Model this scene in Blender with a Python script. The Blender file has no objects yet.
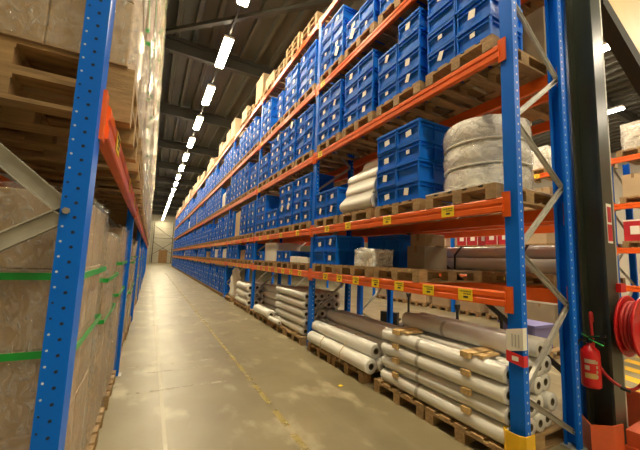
import bpy, math, random
from mathutils import Vector, Matrix
random.seed(7)
D = bpy.data; SC = bpy.context.scene; COL = SC.collection
PI = math.pi
ORD = ['zeroth','first','second','third','fourth','fifth','sixth','seventh','eighth','ninth','tenth','eleventh','twelfth',
       'thirteenth','fourteenth','fifteenth','sixteenth','seventeenth','eighteenth','nineteenth','twentieth','twenty-first','twenty-second','twenty-third','twenty-fourth','twenty-fifth']

# ------------------------------------------------------------------ materials
def nt(m):
    m.use_nodes = True
    return m.node_tree.nodes, m.node_tree.links
def mat(name, col, rough=.5, metal=0., var=.0, scale=6., bump=0., bscale=40., dirt=None, stretch=None, spec=.5):
    m = D.materials.new(name); n, l = nt(m); b = n['Principled BSDF']
    b.inputs['Base Color'].default_value = (*col, 1); b.inputs['Roughness'].default_value = rough
    b.inputs['Metallic'].default_value = metal; b.inputs['Specular IOR Level'].default_value = spec
    tc = n.new('ShaderNodeTexCoord'); mp = n.new('ShaderNodeMapping'); l.new(tc.outputs['Object'], mp.inputs[0])
    if stretch: mp.inputs['Scale'].default_value = stretch
    if var:
        t = n.new('ShaderNodeTexNoise'); t.inputs['Scale'].default_value = scale; t.inputs['Detail'].default_value = 4
        l.new(mp.outputs[0], t.inputs['Vector'])
        r = n.new('ShaderNodeValToRGB'); c2 = dirt or tuple(c*(1-var) for c in col)
        r.color_ramp.elements[0].position = .3; r.color_ramp.elements[1].position = .7
        r.color_ramp.elements[0].color = (*c2, 1); r.color_ramp.elements[1].color = (*[min(1, c*(1+var*.6)) for c in col], 1)
        oi = n.new('ShaderNodeObjectInfo'); mx = n.new('ShaderNodeMixRGB'); mx.blend_type = 'MULTIPLY'
        mr = n.new('ShaderNodeMapRange'); mr.inputs[3].default_value = 1 - var*.7; mr.inputs[4].default_value = 1
        l.new(oi.outputs['Random'], mr.inputs[0]); mx.inputs[0].default_value = 1
        l.new(t.outputs['Fac'], r.inputs[0]); l.new(r.outputs[0], mx.inputs[1]); l.new(mr.outputs[0], mx.inputs[2])
        l.new(mx.outputs[0], b.inputs['Base Color'])
    if bump:
        t2 = n.new('ShaderNodeTexNoise'); t2.inputs['Scale'].default_value = bscale; t2.inputs['Detail'].default_value = 3
        l.new(mp.outputs[0], t2.inputs['Vector'])
        bp = n.new('ShaderNodeBump'); bp.inputs['Strength'].default_value = bump; bp.inputs['Distance'].default_value = .02
        l.new(t2.outputs['Fac'], bp.inputs['Height']); l.new(bp.outputs[0], b.inputs['Normal'])
    return m
def emis(name, col, s):
    m = D.materials.new(name); n, l = nt(m); n.remove(n['Principled BSDF'])
    e = n.new('ShaderNodeEmission'); e.inputs[0].default_value = (*col, 1); e.inputs[1].default_value = s
    l.new(e.outputs[0], n['Material Output'].inputs[0]); return m
def film_mat(name, tint, fac, bscale, rough=.16, stretch=(1, 1, 1), bump=.6):
    """cling film: mostly clear, with crumpled glossy creases"""
    m = D.materials.new(name); n, l = nt(m); b = n['Principled BSDF']
    b.inputs['Base Color'].default_value = (*tint, 1); b.inputs['Roughness'].default_value = rough
    b.inputs['Specular IOR Level'].default_value = .9
    tr = n.new('ShaderNodeBsdfTransparent'); mx = n.new('ShaderNodeMixShader')
    tc = n.new('ShaderNodeTexCoord'); mp = n.new('ShaderNodeMapping'); mp.inputs['Scale'].default_value = stretch
    l.new(tc.outputs['Object'], mp.inputs[0])
    t = n.new('ShaderNodeTexNoise'); t.inputs['Scale'].default_value = bscale; t.inputs['Detail'].default_value = 5; t.inputs['Distortion'].default_value = 1.2
    l.new(mp.outputs[0], t.inputs['Vector'])
    bp = n.new('ShaderNodeBump'); bp.inputs['Strength'].default_value = bump; bp.inputs['Distance'].default_value = .05
    l.new(t.outputs['Fac'], bp.inputs['Height']); l.new(bp.outputs[0], b.inputs['Normal'])
    r = n.new('ShaderNodeMapRange'); r.inputs[1].default_value = .35; r.inputs[2].default_value = .7
    r.inputs[3].default_value = max(0, fac-.22); r.inputs[4].default_value = min(1, fac+.25)
    l.new(t.outputs['Fac'], r.inputs[0]); l.new(r.outputs[0], mx.inputs[0])
    l.new(tr.outputs[0], mx.inputs[1]); l.new(b.outputs[0], mx.inputs[2]); l.new(mx.outputs[0], n['Material Output'].inputs[0])
    return m

BLUE = mat('blue_paint', (.0, .145, .76), .42, var=.08, scale=3, spec=.22)
HOLE = mat('slot_dark', (.004, .012, .05), .8)
HOLEP = mat('slot_pale', (.55, .6, .7), .5)  # pale tone paints light showing through slots; plain metal on left bolts
ORANGE = mat('orange_paint', (.86, .135, .014), .34, var=.15, scale=4)
YLAB = mat('yellow_sticker', (.95, .70, .02), .5)
INK = mat('black_ink', (.03, .025, .02), .6)
YEL = mat('yellow_paint', (.85, .5, .01), .4, var=.15)
GALV = mat('galvanised', (.56, .55, .50), .42, .45, var=.2, scale=12)
DARKSTEEL = mat('dark_bar', (.05, .05, .045), .5)
CRATE = mat('crate_plastic', (.003, .155, .76), .46, var=.16, scale=2, spec=.22)
CRATED = mat('crate_recess_shade', (.004, .09, .4), .5)
PAPER = mat('white_paper', (.82, .8, .74), .6)
WOOD = mat('pallet_wood', (.42, .27, .125), .75, var=.35, scale=5, stretch=(1, 6, 6), bump=.2)
WOODL = mat('fresh_wood', (.62, .42, .18), .7, var=.25, scale=6, stretch=(1, 6, 6))
CARTON = mat('carton_board', (.43, .31, .19), .7, var=.15, scale=1.5)
CARTONP = mat('carton_board_pale', (.58, .44, .28), .7, var=.15, scale=1.5)
CARTONG = mat('carton_board_grey', (.36, .30, .22), .7, var=.2, scale=1.5)
TAPE = mat('brown_tape', (.25, .15, .07), .35)
GREEN = mat('green_strap', (.01, .36, .05), .35)
FILM = film_mat('cling_film', (.88, .85, .78), .17, 26, rough=.07, stretch=(1, 1, .6), bump=1.)
FILMC = film_mat('crumpled_film', (.74, .67, .54), .20, 9, rough=.12, stretch=(3, 3, .6), bump=1.)
FILMW = film_mat('white_film', (.90, .885, .85), .50, 8, rough=.1, stretch=(1, 1, 1.5), bump=.8)
ROLL = mat('roll_film', (.76, .745, .70), .24, var=.14, scale=3, bump=.12, bscale=14, stretch=(1, .25, 1), spec=.6)
ROLLG = mat('roll_film_grey', (.66, .64, .585), .24, .0, var=.16, scale=3, bump=.12, bscale=14, stretch=(1, .25, 1), spec=.6)
ROLLW = mat('roll_film_white', (.84, .82, .77), .3, var=.08, scale=3)
CORE = mat('roll_core', (.11, .085, .05), .9)
CUFF = mat('roll_tape', (.33, .31, .27), .5)
RED = mat('red_paint', (.62, .012, .014), .3)
REDP = mat('red_print', (.52, .018, .03), .5, var=.2, scale=3)
HOSE = mat('red_hose', (.40, .018, .016), .45)
TAPER = mat('red_tape', (.62, .02, .03), .35)
GUARDR = mat('guard_orange_red', (.62, .10, .03), .42, var=.2, scale=5)
COLG = mat('column_green', (.040, .048, .034), .32, var=.2, scale=3)
BLACK = mat('black_rubber', (.012, .012, .012), .5)
STEEL = mat('bare_steel', (.45, .44, .42), .35, .9)
PURPLE = mat('blue_violet_plastic', (.17, .17, .42), .5)
GREENP = mat('green_tag', (.05, .55, .10), .4)
WHITEP = mat('white_plastic', (.85, .84, .8), .4)
CEIL = mat('ceiling_deck', (.085, .080, .058), .55, .2, var=.15, scale=.6)
CBEAM = mat('ceiling_steel', (.035, .032, .025), .5)
DOORB = mat('brown_door', (.42, .23, .09), .6, var=.15, scale=2)
BEIGE = mat('beige_panel', (.52, .40, .20), .6, var=.1, scale=1)
WALLP = mat('wall_sheet', (.55, .50, .40), .6, var=.08, scale=.4)
LAMP = emis('tube_light', (1.0, .855, .56), 64)
LAMPW = emis('tube_light_white', (1.0, .86, .66), 70)

def floor_mat():
    m = D.materials.new('concrete_floor'); n, l = nt(m); b = n['Principled BSDF']
    tc = n.new('ShaderNodeTexCoord')
    def noise(s, d=5, st=None):
        t = n.new('ShaderNodeTexNoise'); t.inputs['Scale'].default_value = s; t.inputs['Detail'].default_value = d
        if st:
            mp = n.new('ShaderNodeMapping'); mp.inputs['Scale'].default_value = st
            l.new(tc.outputs['Object'], mp.inputs[0]); l.new(mp.outputs[0], t.inputs['Vector'])
        else: l.new(tc.outputs['Object'], t.inputs['Vector'])
        return t.outputs['Fac']
    def ramp(src, p0, c0, p1, c1):
        r = n.new('ShaderNodeValToRGB'); r.color_ramp.elements[0].position = p0; r.color_ramp.elements[1].position = p1
        r.color_ramp.elements[0].color = (*c0, 1); r.color_ramp.elements[1].color = (*c1, 1); l.new(src, r.inputs[0]); return r.outputs[0]
    def mixc(f, a, bcol):
        x = n.new('ShaderNodeMixRGB'); l.new(f, x.inputs[0]); l.new(a, x.inputs[1])
        if isinstance(bcol, tuple): x.inputs[2].default_value = (*bcol, 1)
        else: l.new(bcol, x.inputs[2])
        return x.outputs[0]
    base = ramp(noise(1.1, 6), .3, (.20, .163, .092), .7, (.285, .237, .142))
    worn = ramp(noise(2.6, 9, (1, .6, 1)), .56, (0, 0, 0), .68, (.75, .75, .75))      # scuffed pale patches
    c = mixc(worn, base, (.47, .405, .27))
    stain = ramp(noise(.9, 8, (1.3, .7, 1)), .52, (0, 0, 0), .75, (.45, .45, .45))
    c = mixc(stain, c, (.125, .105, .072))
    # tyre tracks lengthways
    tr = ramp(noise(2.4, 4, (1.6, .10, 1)), .56, (0, 0, 0), .72, (.30, .30, .30))
    c = mixc(tr, c, (.36, .31, .22))
    l.new(c, b.inputs['Base Color'])
    rr = n.new('ShaderNodeMapRange'); rr.inputs[3].default_value = .26; rr.inputs[4].default_value = .52
    l.new(noise(3, 6), rr.inputs[0]); l.new(rr.outputs[0], b.inputs['Roughness'])
    bp = n.new('ShaderNodeBump'); bp.inputs['Strength'].default_value = .08; bp.inputs['Distance'].default_value = .02
    l.new(noise(5, 6), bp.inputs['Height']); l.new(bp.outputs[0], b.inputs['Normal'])
    return m
FLOORM = floor_mat()
def worn_paint(name, col, keep):
    """floor paint worn away in patches"""
    m = D.materials.new(name); n, l = nt(m); b = n['Principled BSDF']; b.inputs['Base Color'].default_value = (*col, 1); b.inputs['Roughness'].default_value = .5
    tc = n.new('ShaderNodeTexCoord'); t = n.new('ShaderNodeTexNoise'); t.inputs['Scale'].default_value = 4; t.inputs['Detail'].default_value = 8
    l.new(tc.outputs['Object'], t.inputs['Vector'])
    r = n.new('ShaderNodeMapRange'); r.inputs[1].default_value = keep; r.inputs[2].default_value = keep+.15; r.inputs[4].default_value = .6
    tr = n.new('ShaderNodeBsdfTransparent'); mx = n.new('ShaderNodeMixShader')
    l.new(t.outputs['Fac'], r.inputs[0]); l.new(r.outputs[0], mx.inputs[0]); l.new(tr.outputs[0], mx.inputs[1]); l.new(b.outputs[0], mx.inputs[2])
    l.new(mx.outputs[0], n['Material Output'].inputs[0]); return m
LINEY = worn_paint('worn_yellow_line', (.50, .39, .13), .40)
LINEW = worn_paint('pale_joint_filler', (.80, .74, .60), .24)
LINES = worn_paint('pale_scuff', (.66, .58, .43), .45)

# ------------------------------------------------------------------ mesh builder
class MB:
    def __init__(s): s.v = []; s.f = []; s.m = []; s.sm = []
    def add(s, vs, fs, mi=0, smooth=False):
        o = len(s.v); s.v += [tuple(p) for p in vs]
        for f in fs: s.f.append(tuple(o+i for i in f)); s.m.append(mi); s.sm.append(smooth)
        return s
    def box(s, x0, x1, y0, y1, z0, z1, mi=0):
        if x0 > x1: x0, x1 = x1, x0
        if y0 > y1: y0, y1 = y1, y0
        return s.add([(x0,y0,z0),(x1,y0,z0),(x1,y1,z0),(x0,y1,z0),(x0,y0,z1),(x1,y0,z1),(x1,y1,z1),(x0,y1,z1)],
              [(0,3,2,1),(4,5,6,7),(0,1,5,4),(1,2,6,5),(2,3,7,6),(3,0,4,7)], mi)
    def bbox(s, x0, x1, y0, y1, z0, z1, r=.01, mi=0):
        """box with chamfered vertical and top edges"""
        lo = [(x0+r,y0),(x1-r,y0),(x1,y0+r),(x1,y1-r),(x1-r,y1),(x0+r,y1),(x0,y1-r),(x0,y0+r)]
        cx, cy = (x0+x1)/2, (y0+y1)/2
        hi = [(cx+(x-cx)*(1-2*r/(x1-x0)), cy+(y-cy)*(1-2*r/(y1-y0))) for x, y in lo]
        vs = [(x,y,z0) for x,y in lo]+[(x,y,z1-r) for x,y in lo]+[(x,y,z1) for x,y in hi]
        fs = [tuple(reversed(range(8)))]+[(k*8+i,k*8+(i+1)%8,k*8+8+(i+1)%8,k*8+8+i) for k in (0,1) for i in range(8)]+[tuple(range(16,24))]
        return s.add(vs, fs, mi)
    def cyl(s, a, b, r0, r1=None, n=16, mi=0, caps=True, capmi=None):
        r1 = r0 if r1 is None else r1; a = Vector(a); b = Vector(b); d = (b-a).normalized()
        u = d.orthogonal().normalized(); w = d.cross(u)
        vs = []
        for c, r in ((a,r0),(b,r1)):
            for i in range(n): t = 2*PI*i/n; vs.append(c+u*(r*math.cos(t))+w*(r*math.sin(t)))
        s.add(vs, [(i,(i+1)%n,n+(i+1)%n,n+i) for i in range(n)], mi, True)
        if caps:
            s.add(vs[:n], [tuple(reversed(range(n)))], mi if capmi is None else capmi); s.add(vs[n:], [tuple(range(n))], mi if capmi is None else capmi)
        return s
    def pipe(s, a, b, R, r, n=16, mi=0, depth=None):
        """thick-walled tube open at both ends"""
        a = Vector(a); b = Vector(b); d = (b-a).normalized(); u = d.orthogonal().normalized(); w = d.cross(u); vs = []
        for c, q in ((a,R),(b,R),(b,r),(a,r)):
            for i in range(n): t = 2*PI*i/n; vs.append(c+u*(q*math.cos(t))+w*(q*math.sin(t)))
        for k in range(4):
            k2 = (k+1)%4
            s.add([vs[k*n+i] for i in range(n)]+[vs[k2*n+i] for i in range(n)], [(i,(i+1)%n,n+(i+1)%n,n+i) for i in range(n)], mi, k in (0,2))
        return s
    def path(s, pts, r, n=8, mi=0, closed=False):
        pts = [Vector(p) for p in pts]; N = len(pts); rings = []
        up = None
        for i, p in enumerate(pts):
            t = (pts[min(i+1,N-1)]-pts[max(i-1,0)]).normalized()
            u = t.orthogonal().normalized() if up is None else (up-t*up.dot(t)).normalized()
            up = u; w = t.cross(u)
            rings.append([p+u*(r*math.cos(2*PI*j/n))+w*(r*math.sin(2*PI*j/n)) for j in range(n)])
        vs = [q for g in rings for q in g]
        fs = [(i*n+j,i*n+(j+1)%n,(i+1)*n+(j+1)%n,(i+1)*n+j) for i in range(N-1) for j in range(n)]
        s.add(vs, fs, mi, True); s.add(rings[0], [tuple(reversed(range(n)))], mi); s.add(rings[-1], [tuple(range(n))], mi)
        return s
    def prism(s, prof, y0, y1, mi=0, axis='y'):
        n = len(prof)
        f = {'y': lambda p, t: (p[0], t, p[1]), 'z': lambda p, t: (p[0], p[1], t), 'x': lambda p, t: (t, p[0], p[1])}[axis]
        vs = [f(p, y0) for p in prof]+[f(p, y1) for p in prof]
        return s.add(vs, [tuple(range(n)), tuple(reversed(range(n,2*n)))]+[(i,n+i,n+(i+1)%n,(i+1)%n) for i in range(n)], mi)
    def lathe(s, prof, n=24, mi=0, c=(0,0,0)):
        vs = [(c[0]+r*math.cos(2*PI*i/n), c[1]+r*math.sin(2*PI*i/n), c[2]+z) for r, z in prof for i in range(n)]
        fs = [(k*n+i,k*n+(i+1)%n,(k+1)*n+(i+1)%n,(k+1)*n+i) for k in range(len(prof)-1) for i in range(n)]
        return s.add(vs, fs, mi, True)
    def bar(s, a, b, w, t, mi=0, side=(0,1,0)):
        """rectangular bar from a to b; t measured along 'side'"""
        a = Vector(a); b = Vector(b); d = (b-a).normalized(); sd = Vector(side); q = d.cross(sd).normalized(); sd = q.cross(d).normalized()
        vs = [c+q*(i*w/2)+sd*(j*t/2) for c in (a,b) for i,j in ((-1,-1),(1,-1),(1,1),(-1,1))]
        return s.add(vs, [(0,3,2,1),(4,5,6,7),(0,1,5,4),(1,2,6,5),(2,3,7,6),(3,0,4,7)], mi)
    def mesh(s, name, mats):
        me = D.meshes.new(name); me.from_pydata(s.v, [], s.f)
        for m in (mats if isinstance(mats, (list, tuple)) else [mats]): me.materials.append(m)
        me.polygons.foreach_set('material_index', s.m); me.polygons.foreach_set('use_smooth', s.sm)
        me.update()
        import bmesh
        b = bmesh.new(); b.from_mesh(me); bmesh.ops.recalc_face_normals(b, faces=b.faces); b.to_mesh(me); b.free()
        return me
    def build(s, name, mats, parent=None, loc=(0,0,0), rz=0):
        return obj(name, s.mesh(name, mats), parent, loc, rz)
def obj(name, me, parent=None, loc=(0,0,0), rz=0):
    o = D.objects.new(name, me); COL.objects.link(o); o.location = loc; o.rotation_euler = (0,0,rz)
    if parent: o.parent = parent
    return o
USED = set()
def tag(o, label, cat, group=None, kind=None):
    o['label'] = label; o['category'] = cat
    if group: o['group'] = group
    if kind: o['kind'] = kind
    n = len(label.replace('-', ' ').split())
    if not 4 <= len(label.split()) <= 16: print('LABEL LENGTH', label)
    if label in USED and not group: print('DUP', label)
    USED.add(label); return o
def thing(name, label, cat, loc=(0,0,0), rz=0, group=None):
    return tag(obj(name, None, None, loc, rz), label, cat, group)
def struct(o): o['kind'] = 'structure'; return o
def plab(o, t): o['label'] = t; return o
def deform(me, fn):
    for v in me.vertices: v.co = fn(v.co)
    me.update(); return me

# ------------------------------------------------------------------ camera
f_px, yaw, pitch, roll, CAMH = 317.81, .4858, .1094, .0362, 1.5615
cy, sy, cp, sp = math.cos(yaw), math.sin(yaw), math.cos(pitch), math.sin(pitch)
F = Vector((sy*cp, cy*cp, sp)); Rr = Vector((cy, -sy, 0)); U = Rr.cross(F)
R2 = Rr*math.cos(roll)+U*math.sin(roll); U2 = -Rr*math.sin(roll)+U*math.cos(roll)
cam = D.cameras.new('camera'); co = D.objects.new('camera', cam); COL.objects.link(co)
cam.sensor_fit = 'HORIZONTAL'; cam.sensor_width = 36; cam.lens = f_px*36/640; cam.clip_start = .05; cam.clip_end = 200
co.matrix_world = Matrix(((R2.x,U2.x,-F.x,0),(R2.y,U2.y,-F.y,0),(R2.z,U2.z,-F.z,CAMH),(0,0,0,1)))
SC.camera = co
CAM = Vector((0,0,CAMH))

# ------------------------------------------------------------------ setting
X0, X1, Y0, Y1, ZC = -7., 24., -7., 64., 8.6
struct(MB().box(X0,X1,Y0,Y1,-.2,0).build('floor', FLOORM))
def deck():
    b = MB(); p = .52; x = X0; prof = []
    while x < X1: prof += [(x,ZC),(x+.34,ZC),(x+.37,ZC-.11),(x+.49,ZC-.11)]; x += p
    prof += [(X1,ZC),(X1,ZC+.2),(X0,ZC+.2)]
    # strip deck as quads
    lo = prof[:-2]
    for a, c in zip(lo[:-1], lo[1:]): b.add([(a[0],Y0,a[1]),(c[0],Y0,c[1]),(c[0],Y1,c[1]),(a[0],Y1,a[1])], [(0,1,2,3)])
    b.box(X0,X1,Y0,Y1,ZC+.05,ZC+.2)
    return b
struct(deck().build('ceiling', CEIL))
def wall(name, x0, x1, y0, y1, along):
    b = MB().box(x0,x1,y0,y1,0,ZC+.05)
    return struct(b.build(name, WALLP))
wb = MB().box(X0,X1,Y1,Y1+.2,0,ZC+.05)
for z in (1.25, 2.5, 3.75, 5., 6.25, 7.5): wb.box(X0,X1,Y1-.015,Y1,z-.02,z+.02,1)
for x in range(-6, 24, 6): wb.box(x-.03,x+.03,Y1-.012,Y1,0,ZC,1)
struct(wb.build('wall_back', [WALLP, mat('wall_joint',(.3,.27,.2),.6)]))
wall('wall_left', X0-.2,X0,Y0,Y1,'y'); wall('wall_right', X1,X1+.2,Y0,Y1,'y'); wall('wall_front', X0,X1,Y0-.2,Y0,'x')
d1 = MB().box(1.35,2.75,Y1-.06,Y1-.016,0,2.3); d1.box(1.42,2.68,Y1-.085,Y1-.06,.08,1.1); d1.box(1.42,2.68,Y1-.085,Y1-.06,1.2,2.2)
door = struct(d1.build('door_1', DOORB))
MB().box(2.5,2.6,Y1-.12,Y1-.085,1.02,1.12).build('door_handle', STEEL, door)
# roof steel
k = 0; y = .3
while y < 62:
    b = MB().box(X0,X1,y-.09,y+.09,8.0,8.03); b.box(X0,X1,y-.012,y+.012,8.03,8.4); b.box(X0,X1,y-.09,y+.09,8.38,8.41)
    b.box(X0,X1,y-.05,y+.05,8.41,8.53)
    struct(b.build('ceiling_beam', CBEAM)); y += 5.2; k += 1
for (a, c) in (((-2.2,11.6,7.93),(9.,1.2,7.93)),):
    struct(MB().bar(a, c, .12, .1, 0, (0,0,1)).build('ceiling_tie', CBEAM))
# sloping girder and panel over the neighbouring bay
pz = lambda x: 5.72-.42*(x-6.05)
g = MB().prism([(5.9,pz(5.9)-.10),(9.5,pz(9.5)-.38),(9.5,pz(9.5)),(5.9,pz(5.9)+.12)], 2.0, 2.2)
gb = struct(g.build('ceiling_girder', mat('girder_paint',(.018,.016,.012),.85)))
struct(MB().prism([(5.9,pz(5.9)+.121),(9.5,pz(9.5)+.001),(9.5,ZC),(5.9,ZC)], 2.05, 2.15).build('wall_bulkhead', BEIGE))
# floor paint and joints
struct(MB().box(1.24,1.30,1.2,30,.0005,.002).build('floor_marking', LINEY))
struct(MB().box(.225,.255,.8,40,.0005,.002).build('floor_joint', LINEW))
for yy, xa, xb, w in ((4.25,-.1,1.0,.02),(4.9,-.15,.9,.015),(5.2,-.15,1.2,.012),(8.0,-.1,2.2,.02),(13,-.1,2.4,.03),(20,-.1,2.4,.04),(28,-.1,2.4,.05)):
    struct(MB().box(xa,xb,yy-w,yy+w,.0022,.003).build('floor_joint', LINES))
for i in range(5):
    struct(MB().prism([(5.4+i*.55,1.3),(5.65+i*.55,1.3),(6.05+i*.55,2.6),(5.8+i*.55,2.6)],.0005,.002,0,'z').build('floor_marking', YEL))

# ------------------------------------------------------------------ lamps
def lamp_row(x, y0, n, step, z, name, m, length=1.55, trunk=True):
    hm = MB().box(-.13,.13,-length/2,length/2,.012,.09).mesh('housing', WHITEP)
    b = MB().prism([(-.125,.010),(.125,.010),(.105,-.03),(-.105,-.03)],-length/2+.02,length/2-.02)
    dm = b.mesh('diffuser', m)
    for i in range(n):
        t = thing('ceiling_light', f'lit strip light, {ORD[i+1]} along the row over {name}', 'ceiling light', (x, y0+i*step, z), 0, 'strip lights over '+name)
        obj('housing', hm, t); obj('diffuser', dm, t)
    if trunk:
        t = thing('light_trunking', f'thin dark trunking carrying the strip lights over {name}', 'trunking', (x, 0, z+.1))
        MB().box(-.02,.02,y0-1,y0+n*step,0,.06).build('trunking_rail', CBEAM, t)
        r = MB().cyl((0,0,0),(0,0,ZC-z-.15),.008,n=6).mesh('drop_rod', CBEAM)
        for i in range(n): obj('drop_rod', r, t, (0, y0+i*step, .06))
lamp_row(1.475, -5.24, 24, 2.94, 7.68, 'the main aisle', LAMP)
lamp_row(6.1, -3.0, 8, 2.95, 7.68, 'the neighbouring aisle (added fill)', LAMP)  # row out of view, added to light the neighbouring aisle
lamp_row(10.65, -2.45, 6, 3.0, 7.68, 'the open hall', LAMPW)
lamp_row(15.3, -.9, 5, 3.4, 7.68, 'the far side of the hall', LAMPW, 2.2)

# ------------------------------------------------------------------ racking
def post_profile(w, d, s=1, t=.006):
    """C channel: web faces -x (s=1); w along y, d along x"""
    p = [(0,-w/2),(0,w/2),(d*s,w/2),(d*s,w/2-.025),((d-t)*s,w/2-.025),((d-t)*s,w/2-t),(t*s,w/2-t),(t*s,-w/2+t),((d-t)*s,-w/2+t),((d-t)*s,-w/2+.025),(d*s,-w/2+.025),(d*s,-w/2)]
    return p
def post(w, d, h, s, holes, web_m=1, side_m=1, zmax=99, round_=False):
    b = MB().prism(post_profile(w,d,s),0,h,0,'z')
    if holes:
        z = .12
        while z < min(h-.05, zmax):
            if round_:
                for sd in (-1,1):
                    b.cyl((d*.42*s,sd*(w/2-.001),z),(d*.42*s,sd*(w/2+.0008),z),.0062,n=10,mi=1)
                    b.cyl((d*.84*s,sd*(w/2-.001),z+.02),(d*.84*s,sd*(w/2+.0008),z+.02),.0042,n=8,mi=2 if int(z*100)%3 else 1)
                z += .056; continue
            for yy in (-w*.27, w*.27):
                if web_m is not None and side_m == 1: b.box(-.0012*s,.0005*s,yy-.006,yy+.006,z-.012,z+.012,web_m)
            for sd in (-1,1):
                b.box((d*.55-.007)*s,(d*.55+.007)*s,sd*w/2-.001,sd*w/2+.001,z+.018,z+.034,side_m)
            z += .075
    return b
def frame_braces(xa, xb, h, hrear, hfront, y, m=GALV, w=.042):
    out = []; zs = []; z0, f0, dz, df = hrear[0], hfront[0], hrear[1], hfront[1]
    k = 0
    while z0+dz*k < h-.3:
        zr, zf, zr2 = z0+dz*k, f0+df*k, z0+dz*(k+1)
        if zf < h-.05: out.append(((xb,y,zr),(xa,y,zf)))
        if zr2 < h-.05 and zf < h-.05: out.append(((xa,y,zf),(xb,y,zr2)))
        k += 1
    return out
XR, DR, PW, PD = 2.63, .85, .115, .07
BAY = 3.7; NB = 12
RY = [1.572+BAY*i for i in range(NB+1)]
HR = 6.30
LV = {'A':1.355,'B':2.15,'C':3.547,'D':4.917,'E':6.34}
LNAME = {'F':'floor level','A':'first shelf','B':'second shelf','C':'third shelf','D':'fourth shelf','E':'top shelf'}
BAYN = [ORD[i+1]+' bay' for i in range(NB)]

def upright(rackname, label, x, y, d, h, s, holes, base=None, zr=(.13,1.1), zf=(.55,1.15), blue=BLUE, pd=PD, pw=PW, sidehole=1, zmax=99, brace=True, plates=True, round_=False):
    """x: aisle face; s=+1 rack extends to +x"""
    t = thing('rack_upright', label, 'rack upright', (x,y,0), 0, 'upright frames of the '+rackname)
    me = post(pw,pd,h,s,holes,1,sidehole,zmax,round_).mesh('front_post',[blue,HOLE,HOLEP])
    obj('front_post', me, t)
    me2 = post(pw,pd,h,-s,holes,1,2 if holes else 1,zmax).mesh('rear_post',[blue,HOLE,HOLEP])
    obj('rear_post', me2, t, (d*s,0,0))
    if plates:
        pl = MB().box(-.01*s,.13*s,-.075,.075,.0,.008).mesh('base_plate', GALV)
        obj('base_plate', pl, t, (-.02*s,0,0)); obj('base_plate', pl, t, ((d-.10)*s,0,0))
    if brace:
        for a, c in frame_braces(.045*s,(d-.045)*s,h,zr,zf,0):
            b = MB().bar(a,c,.042,.006); e = Vector(c)-Vector(a)
            q = e.normalized().cross(Vector((0,1,0)))*.019
            b.bar(Vector(a)+q+Vector((0,-.012,0)),Vector(c)+q+Vector((0,-.012,0)),.004,.026); b.bar(Vector(a)-q+Vector((0,-.012,0)),Vector(c)-q+Vector((0,-.012,0)),.004,.026)
            if holes:
                for e_ in (a, c): b.cyl((e_[0],-.03,e_[2]),(e_[0],.0,e_[2]),.011,n=8)
            b.build('brace', GALV, t)
    return t

for i, y in enumerate(RY):
    lab = (f'blue upright frame with paper notice and yellow foot guard, end of the crate rack' if i == 0 else
           f'blue upright frame standing after the {BAYN[i-1]} of the crate rack')
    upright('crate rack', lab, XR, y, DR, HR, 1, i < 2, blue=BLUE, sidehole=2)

def beam_mesh(L, h=.125, w=.05, s=1):
    """box beam with a stepped face, front face at x=0 toward -x*s, top at z=0"""
    p = [(0,0-.012),(.008,0),(w,0),(w,-h),(.006,-h),(0,-h+.008),(0,-h*.62),(.007,-h*.57),(.007,-h*.43),(0,-h*.38)]
    return MB().prism([(a*s,c) for a,c in p],-L/2,L/2)
CONN = lambda s: MB().box(-.008*s,.0,-.034,.034,-.17,.045).box(-.008*s,.012*s,-.034,-.028,-.17,.045).mesh('end_connector', ORANGE)
def sticker():
    b = MB().box(-.0025,0,-.075,.075,-.052,.052,0)
    random.seed(3)
    for i, (z, l_) in enumerate(((.028,.115),(.006,.075))):
        yy = -.058
        while yy < -.058+l_:
            w = random.choice((.006,.01,.004)); b.box(-.0032,-.0024,yy,yy+w,z-.006,z+.007,1); yy += w+.005
    b.box(-.0032,-.0024,-.03,.02,-.03,-.012,1)
    return b.mesh('yellow_sticker',[YLAB,INK])
STICK = sticker()
BM = {}
def beam(x, y, z, L, s, label, group, stickers=(), h=.125):
    key = (round(L,2), s, h)
    if key not in BM: BM[key] = (beam_mesh(L,h,.05,s).mesh('beam_tube',ORANGE), CONN(s))
    t = thing('rack_beam', label, 'rack beam', (x,y,z), 0, group)
    obj('beam_tube', BM[key][0], t)
    for sd in (-1,1): obj('end_connector', BM[key][1], t, (.022*s, sd*(L/2+.022), 0), 0)
    for sy_ in stickers:
        o = obj('yellow_sticker', STICK, t, (-.001*s, sy_-y, -.062))
        if s < 0: o.rotation_euler = (0,0,PI)
    return t
for i in range(NB):
    ym = (RY[i]+RY[i+1])/2; L = BAY-PW-.004
    for lv, z in LV.items():
        st = ()
        if lv == 'A' and i < 6: st = [RY[i]+.43+.445*q for q in range(7)]
        if lv == 'B' and i < 6: st = [RY[i]+q for q in (.62,1.55,2.45,3.1)]
        if lv in 'CD' and i < 2: st = [RY[i]+3.45]
        beam(XR-.028, ym, z, L, 1, f'orange beam along the aisle side of the {LNAME[lv]}, {BAYN[i]} of crate rack', 'aisle side beams of the crate rack', st)
        if i < 4: beam(XR+DR+.028, ym, z, L, -1, f'orange beam at the back of the {LNAME[lv]}, {BAYN[i]} of crate rack', 'back beams of the crate rack')
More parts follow.
